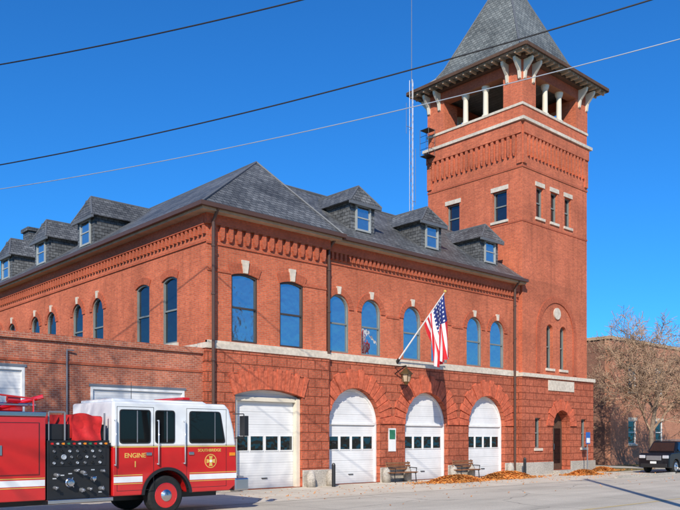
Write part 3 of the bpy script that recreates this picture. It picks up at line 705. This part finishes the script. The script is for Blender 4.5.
s=MB(); s.box(FE,-2.98,-2.86,1.85,2.35,.12,.34); s.tube(FE.P(-3.1,2.4,0),FE.P(-2.92,2.4,.22),.015); s.tube(FE.P(-3.05,1.8,0),FE.P(-2.92,1.8,.22),.015); s.tube(FE.P(-2.92,1.8,.22),FE.P(-2.92,2.4,.22),.015); s.obj('mirror',fe,('black',),.015)
s=MB(); s.wbox(-4.3,-4.08,-5.6,-4.2,2.72,2.79,0); s.obj('light_bar',fe,('redlens',),.02)
s=MB(); s.wbox(-4.34,-4.04,-5.62,-4.18,2.66,2.72); s.obj('light_bar_base',fe,('galv',))
s=MB(); s.tube((-5.6,-5.5,2.68),(-5.6,-5.5,3.1),.007,k=5); s.obj('radio_aerial',fe,('black',))
text('ENGINE',.15,FE,-5.76,1.4,.004,'gold',fe); text('1',.19,FE,-5.76,1.2,.004,'gold',fe)
text('SOUTHBRIDGE',.098,FE,-3.78,1.5,.004,'gold',fe)
def disc(r,n,mat,name):
    em=MB(); em.prism(FE,[(-3.75+r*math.cos(i*.2618),1.24+r*math.sin(i*.2618)) for i in range(24)],-.004,n); em.obj(name,fe,(mat,))
disc(.17,.005,'gold','emblem_disc'); disc(.15,.007,'red','emblem_field')
em=MB(); pts=[]
for i in range(4):
    a=i*math.pi/2
    for da,r in ((-.4,.135),(0,.12),(.4,.135),(math.pi/4,.045)): pts.append((-3.75+r*math.cos(a+da),1.24+r*math.sin(a+da)))
em.prism(FE,pts,-.004,.010); em.obj('maltese_cross_emblem',fe,('gold',)); disc(.035,.012,'twhite','emblem_centre')
# pump panel
s=MB(); s.wbox(-7.76,-6.36,-5.96,-6+W-.04,.5,1.75); s.obj('pump_module',fe,('black',),.01)
s=MB(); s.wbox(-7.74,-6.4,-5.85,-4.0,1.75,2.1); s.obj('hose_tray',fe,('black',),.02)
s=MB(); N=24; cv=[]
for j in range(N+1):
    for i in range(N+1):
        a=i/N;b=j/N; cv.append((-7.22+a*.68,-5.93-.025*math.sin(a*11+b*3)-.03*math.sin(b*7+a*2),1.74+b*.56+.04*math.sin(a*5)*b))
s.add(cv,[(j*(N+1)+i,j*(N+1)+i+1,(j+1)*(N+1)+i+1,(j+1)*(N+1)+i) for j in range(N) for i in range(N)])
s.add([(-7.22,-5.93,2.30),(-6.54,-5.93,2.28),(-6.54,-4.1,2.32),(-7.22,-4.1,2.34),(-7.22,-5.87,1.8),(-6.54,-5.87,1.8),(-6.54,-4.1,1.8),(-7.22,-4.1,1.8)],[(0,1,2,3),(0,4,5,1),(1,5,6,2),(3,2,6,7),(0,3,7,4)]); s.obj('hose_bed_cover',fe,('cover',),smooth=False)
s=MB()
for x in (-7.7,-7.35,-6.45): s.tube((x,-5.9,1.75),(x,-5.9,2.35),.02)
s.tube((-7.7,-5.9,2.35),(-7.35,-5.9,2.35),.02); s.obj('tray_rail',fe,('galv',))
FP=Fr((0,-5.96,0))
s=MB(); s.box(FP,-7.7,-6.45,1.2,1.62,0,.015); s.obj('gauge_plate',fe,('black',),.004)
rr=random.Random(5)
for i in range(7):
    for j in range(3):
        x=-7.62+i*.17+.04*(j%2); z=1.27+j*.125; s=MB(); c=FP.P(x,z,.015); r=.055 if (i in(1,3) and j==1) else .028; s.lathe(c,[(r,.0),(r,.03),(r*.85,.035),(r*.8,.02)],12,0,'Y'); s.obj('pressure_gauge',fe,(('lens','galv','black')[(i+2*j)%3],))
for x,z,r in ((-7.3,.85,.10),(-6.78,.92,.06),(-7.58,1.02,.04),(-7.0,1.06,.04),(-6.58,.7,.045),(-7.02,.68,.045),(-6.55,1.08,.032),(-7.6,.75,.036),(-6.85,.70,.032),(-7.15,1.1,.028)):
    s=MB(); s.lathe(FP.P(x,z,0),[(r,0),(r,.08),(r*.8,.1),(r*.75,.15),(r*.3,.16)],14,0,'Y')
    for k_ in range(3): 
        a=k_*2.09+x*3; s.tube(FP.P(x,z,.12),FP.P(x+r*1.2*math.cos(a),z+r*1.2*math.sin(a),.12),.011)
    s.obj('hose_outlet',fe,('steel' if r>.05 else 'galv',))
for i in range(11):
    s=MB(); x=-7.68+i*.12; s.tube(FP.P(x,1.68,0),FP.P(x,1.68,.07),.009); s.box(FP,x-.022,x+.022,1.66,1.70,.07,.095); s.obj('valve_handle',fe,(('redlens','lens','amber','green')[i%4],))
for i in range(7):
    s=MB(); x=-7.6+i*.17; z=.95+rr.uniform(-.35,.2); s.box(FP,x-.04,x+.04,z-.012,z+.012,0,.006); s.obj('label_plate',fe,('lens',))
s=MB(); s.wbox(-7.8,-6.35,-6.12,-5.8,.42,.5); s.obj('running_board',fe,('steel',),.01)
body=[(-12,.5)]+archcut(-10.6,wz,.6,.5)+[(-7.8,.5),(-7.8,2.25),(-12,2.25)]
s=MB(); s.prism(FE,body,-W,.0); s.obj('body',fe,('red',),.02)
segs=[(-9.95,-7.82)]
stripe(.80,.93,'twhite','white_stripe',segs); stripe(.955,.972,'gold','gold_line',segs); stripe(.762,.778,'gold','gold_line',segs)
for a,b,z0,z1 in ((-8.9,-7.95,1.05,2.1),(-9.95,-9.0,1.05,2.1),(-11.8,-10.1,1.3,2.1)):
    s=MB(); s.box(FE,a,b,z0,z1,-.01,.01); cd=s.obj('compartment_door',fe,('red',),.01)
    s=MB(); s.ring(FE,rect(a-.02,b+.02,z0-.02,z1+.02),rect(a-.01,b+.01,z0-.01,z1+.01),-.01,.006); s.obj('door_trim',cd,('black',))
    s=MB(); s.box(FE,a+.1,a+.2,z0+.4,z0+.6,.01,.03); s.obj('latch',cd,('steel',))
for y in ((-6.03,-5.9),(-4.0,-3.83)):
    s=MB(); s.wbox(-12,-7.8,y[0],y[1],2.25,2.34); s.obj('top_rail',fe,('steel',),.01)
s=MB()
for y in (-5.7,-5.3): s.tube((-11.8,y,2.5),(-7.9,y,2.5),.03)
for i in range(12): s.tube((-11.6+i*.33,-5.7,2.5),(-11.6+i*.33,-5.3,2.5),.018)
s.obj('roof_ladder',fe,('steel',))
s=MB(); s.wbox(-9.6,-7.95,-5.15,-4.3,2.36,2.56); s.obj('deck_locker',fe,('red',),.03)
s=MB(); s.tube((-8.1,-5.5,2.56),(-7.75,-5.75,2.68),.05,k=10); s.tube((-8.6,-5.4,2.4),(-8.1,-5.5,2.56),.045,k=10); s.tube((-8.5,-5.75,2.6),(-8.25,-5.75,2.6),.07,k=12); s.tube((-8.9,-5.85,2.34),(-8.9,-5.85,2.7),.02); s.tube((-8.9,-5.85,2.7),(-8.0,-5.85,2.62),.018); s.tube((-8.0,-5.85,2.62),(-8.0,-5.85,2.34),.018); s.obj('deck_gun',fe,('redlens',))
# ------------------------------------------------------------------ SUV
def suv(x,y,label):
    c=top('parked_car',(x,y,0),label,'car')
    F=Fr((0,y-.8,0)); w=1.62; u0=x-2.0; u1=x+2.0
    r=.34
    low=[(u0,.3),(u0+.35,.27)]+archcut(u0+.78,r,.39,.27,10)+archcut(u1-.8,r,.39,.27,10)+[(u1-.1,.27),(u1,.4),(u1,1.0),(u1-.1,1.1),(u0+.95,1.08),(u0+.22,1.03),(u0+.02,.92)]
    s=MB(); s.prism(F,low,-w,0); s.obj('body',c,('carpaint',),.09)
    s=MB(); P=F.P; a=[(u0+.8,1.05),(u1-.04,1.06),(u1-.15,1.62),(u0+1.25,1.64)]
    vs=[P(q[0],q[1],-.04) for q in a[:2]]+[P(q[0],q[1],-.17) for q in a[2:]]+[P(q[0],q[1],-w+.04) for q in a[:2]]+[P(q[0],q[1],-w+.17) for q in a[2:]]
    s.add(vs,[(0,1,2,3),(7,6,5,4),(0,3,7,4),(1,5,6,2),(3,2,6,7),(0,4,5,1)]); s.obj('cabin',c,('carpaint',),.09)
    def side(a0,b0,a1,b1):
        s=MB(); z0,z1=1.12,1.53
        def n(z): return -.04-.13*(z-1.05)/.58+.012
        s.add([P(a0,z0,n(z0)),P(b0,z0,n(z0)),P(b1,z1,n(z1)),P(a1,z1,n(z1))],[(0,1,2,3)]); s.obj('window',c,('dglass',),recalc=False)
    side(u0+1.02,u0+1.9,u0+1.32,u0+1.9); side(u0+1.98,u0+2.8,u0+1.98,u0+2.8); side(u0+2.88,u0+3.8,u0+2.88,u0+3.74)
    s=MB(); s.add([P(u0+.85,1.12,-.17),P(u0+.85,1.12,-w+.17),P(u0+1.19,1.56,-w+.25),P(u0+1.19,1.56,-.25)],[(3,2,1,0)]); o=s.obj('windscreen',c,('dglass',),recalc=False)
    o.location.x-=.012; o.location.z+=.012
    for uu in (u0+.78,u1-.8):
        wheel(c,(uu,y-.8+.02,r),r,.2,1); wheel(c,(uu,y+.80,r),r,.2,-1)
    for n0 in (-.36,-w+.04):
        s=MB(); s.box(F,u0-.03,u0+.16,.76,.92,n0,n0+.32); s.obj('headlight',c,('lens',),.03)
    s=MB(); s.box(F,u0-.04,u0+.05,.66,.9,-w+.42,-.42)
    s.obj('grille',c,('galv',),.02)
    s=MB(); s.box(F,u0-.05,u0+.05,.3,.5,-w+.12,-.12); s.obj('front_bumper',c,('black',),.03)
    s=MB(); s.box(F,u0+1.2,u0+1.35,1.12,1.26,.0,.17); s.obj('mirror',c,('carpaint',),.03)
    for n0 in (-.3,-w+.27):
        s=MB(); s.tube(P(u0+1.4,1.69,n0),P(u1-.3,1.68,n0),.02); s.obj('roof_rail',c,('galv',))
    s=MB(); s.box(F,u0-.065,u0-.052,.5,.61,-w/2-.16,-w/2+.16); s.obj('number_plate',c,('white',))
    return c
suv(26.4,-3.6,'black sport utility car parked facing the station')
# ------------------------------------------------------------------ right hand building
nb2=top('brick_house',(44,12,0),'plain two-storey brick building with flat roof behind bare trees','building')
FR=Fr((0,4,0)); FRL=Fr((34,0,0),(0,-1,0))
wu=[37,41,45,49]; H=[opening(u,z,1.1,1.6,'flat') for u in wu for z in (1.4,5.0)]
wall(FR,rect(34,56,-.1,8.4),H,-.4,0,'wall','farbrick',nb2)
for u in wu:
    for z in (1.4,5.0): window(FR,u,z,1.1,1.6,'flat',nb2,frame='white',lintel='stone',glass='dglass')
wl=[-7,-11,-15,-19]; H=[opening(u,z,1.1,1.6,'flat') for u in wl for z in (1.4,5.0)]
wall(FRL,rect(-22,-4.4,-.1,8.4),H,-.4,0,'wall','farbrickshade',nb2)
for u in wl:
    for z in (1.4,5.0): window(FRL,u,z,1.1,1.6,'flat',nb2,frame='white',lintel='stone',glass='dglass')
s=MB(); s.wbox(33.9,56.1,3.9,22.1,8.4,8.6); s.obj('roof',nb2,('tan',)); one('wall',nb2,'farbrick',(WF,55.6,56,-.1,8.4,-22,-4.4),(WF,34.4,55.6,-.1,8.4,-22,-21.6))
# ------------------------------------------------------------------ trees
def grow(mb,p,d,L,r,lev,mx,rng,up=.06,rmin=.0,pr=1.):
    n=4 if lev<2 else 3
    for i in range(n):
        d=(d+Vector((rng.uniform(-1,1),rng.uniform(-1,1),rng.uniform(-1,1)))*.16+ZV*up).normalized()
        q=p+d*(L/n); r2=max(rmin,r*(.86 if lev else .88))
        mb[0 if lev==0 else 1].tube(p,q,r,r2,k=8 if lev==0 else (5 if lev<2 else 3),caps=False)
        if lev<mx and (lev>0 or i>=1):
            for c in range(2):
                if lev>=2 and rng.random()>pr: continue
                a=rng.uniform(.5,1.0); ax_=d.orthogonal().normalized(); ax_.rotate(Matrix.Rotation(rng.uniform(0,6.28),3,d)) 
                nd=d.copy(); nd.rotate(Matrix.Rotation(a,3,ax_))
                grow(mb,q,nd,L*rng.uniform(.5,.72),max(rmin,r2*.58),lev+1,mx,rng,up,rmin,pr)
        p=q;r=r2
def tree(name,base,h,seed,mx,label,group=None,r=.16,rmin=.009,up=.06,pr=1.):
    rng=random.Random(seed); t=top(name,base,label,'tree',group); mb=[MB(),MB()]
    grow(mb,Vector(base),Vector((0,0,1)),h*.5,r,0,mx,rng,up,rmin,pr)
    a=mb[0].obj('trunk',t,('bark',),smooth=True,recalc=False); b=mb[1].obj('crown',t,('twig',),recalc=False)
    return t,[a,b]
def copytree(t,parts,loc,s,rot,label):
    n=t.copy(); bpy.context.collection.objects.link(n); n.location=loc; n['label']=label; n['_s']=s
    for p in parts:
        q=p.copy(); bpy.context.collection.objects.link(q); q.parent=n
    n.rotation_euler=(0,0,rot); return n
G='bare street trees'
t1,pp1=tree('bare_tree',(29.8,-.9,0),8.6,11,5,'leafless tree with pale brown twigs beside brick building',G,.17,rmin=.011,up=.03,pr=.76)
t2,pp2=tree('bare_tree',(32.8,-2.0,0),8.0,23,5,'leafless tree with pale brown twigs beside parked car',G,.15,rmin=.011,up=.03,pr=.76)
copytree(t2,pp2,(28.0,3.6,0),.55,1.0,'small leafless tree beside the brick tower')
for i,(x,y,s_) in enumerate(((-6,-44,1.9),(4,-47,2.1),(15,-43,1.8),(27,-46,2.0),(-20,-45,2.0))):
    copytree(t1 if i%2 else t2,pp1 if i%2 else pp2,(x,y,0),s_,i*1.3,'tall leafless tree across the street')
t0,parts=tree('bare_tree',(-20.8,-12.0,0),20,8,4,'tall leafless street tree on pavement',G,.42,rmin=.014,up=.1)
# ------------------------------------------------------------------ utility poles & wires
CAM=Vector((-14.25,-22.18,1.8)); th=R(47.6); FW=Vector((math.cos(th),math.sin(th),0)); RT=Vector((math.sin(th),-math.cos(th),0))
def wp(px,py,dep): return CAM+FW*dep+RT*((px-340)/780*dep)+ZV*((438-py)/780*dep)
def upole(px,dep,h,label):
    b=wp(px,438,dep); b.z=0; t=top('utility_pole',b,label,'utility pole'); s=MB(); s.tube(b,b+ZV*h,.17,.12,k=10); s.obj('post',t,('pole',),smooth=True)
    s=MB(); s.tube(b+ZV*(h-.8)-RT*.9,b+ZV*(h-.8)+RT*.9,.06); s.obj('crossarm',t,('pole',)); return b
upole(-130,23,13.3,'brown wooden utility pole with crossarm'); upole(800,14,13.3,'brown wooden utility pole with crossarm')
for (ya,yb,sag,r,m,lab) in ((84,-143,.5,.018,'wire','thick black overhead cable'),(185,-47,.5,.016,'wire','black overhead power line'),(206,6,.45,.01,'wirel','thin pale overhead wire')):
    a=wp(-130,ya,23);b=wp(800,yb,14); s=MB(); prev=a; N=40
    for i in range(1,N+1):
        t=i/N; q=a.lerp(b,t)-ZV*(4*sag*t*(1-t)); s.tube(prev,q,r,k=6,caps=False); prev=q
    tag(s.obj('power_line',None,(m,),smooth=True,recalc=False),lab+' strung between poles','overhead wire','overhead wires')
# ------------------------------------------------------------------ light, world, camera
el=R(33); sd=Vector((-.76,-.65,0)).normalized()
S=Vector((sd.x*math.cos(el),sd.y*math.cos(el),math.sin(el)))
ld=bpy.data.lights.new('sun','SUN'); ld.energy=5.0; ld.angle=R(.5); ld.color=(1,.94,.83)
lo=bpy.data.objects.new('sun',ld); bpy.context.collection.objects.link(lo); lo.rotation_euler=S.to_track_quat('Z','Y').to_euler(); lo.location=(0,0,40)
w=bpy.data.worlds.new('World'); sc.world=w; w.use_nodes=True; nt=w.node_tree; bg=nt.nodes['Background']
sk=nt.nodes.new('ShaderNodeTexSky'); sk.sky_type='NISHITA'; sk.sun_disc=False; sk.sun_elevation=el; sk.sun_rotation=math.atan2(S.x,S.y)
sk.air_density=1.0; sk.dust_density=.3; sk.ozone_density=2.5
col=mixc(nt,1.,sk.outputs[0],(.17,.74,1.36),'MULTIPLY')
nt.links.new(col,bg.inputs[0]); bg.inputs[1].default_value=.125
cd=bpy.data.cameras.new('camera'); cam=bpy.data.objects.new('camera',cd); bpy.context.collection.objects.link(cam)
cam.location=CAM; cam.rotation_euler=(R(90),0,-(math.pi/2-th)); cd.sensor_width=36; cd.lens=780/680*36; cd.shift_y=183/680; cd.clip_end=5000; cd.clip_start=.1
sc.camera=cam
sc.view_settings.view_transform='Standard'; sc.view_settings.look='None'; sc.view_settings.exposure=0
# real-world scale
for o in list(bpy.data.objects):
    if o.parent is None:
        o.location=o.location*SC
        k=SC*(o['_s'] if '_s' in o else 1)
        if o.type in('MESH','EMPTY'): o.scale=(k,k,k)
        if '_s' in o: del o['_s']
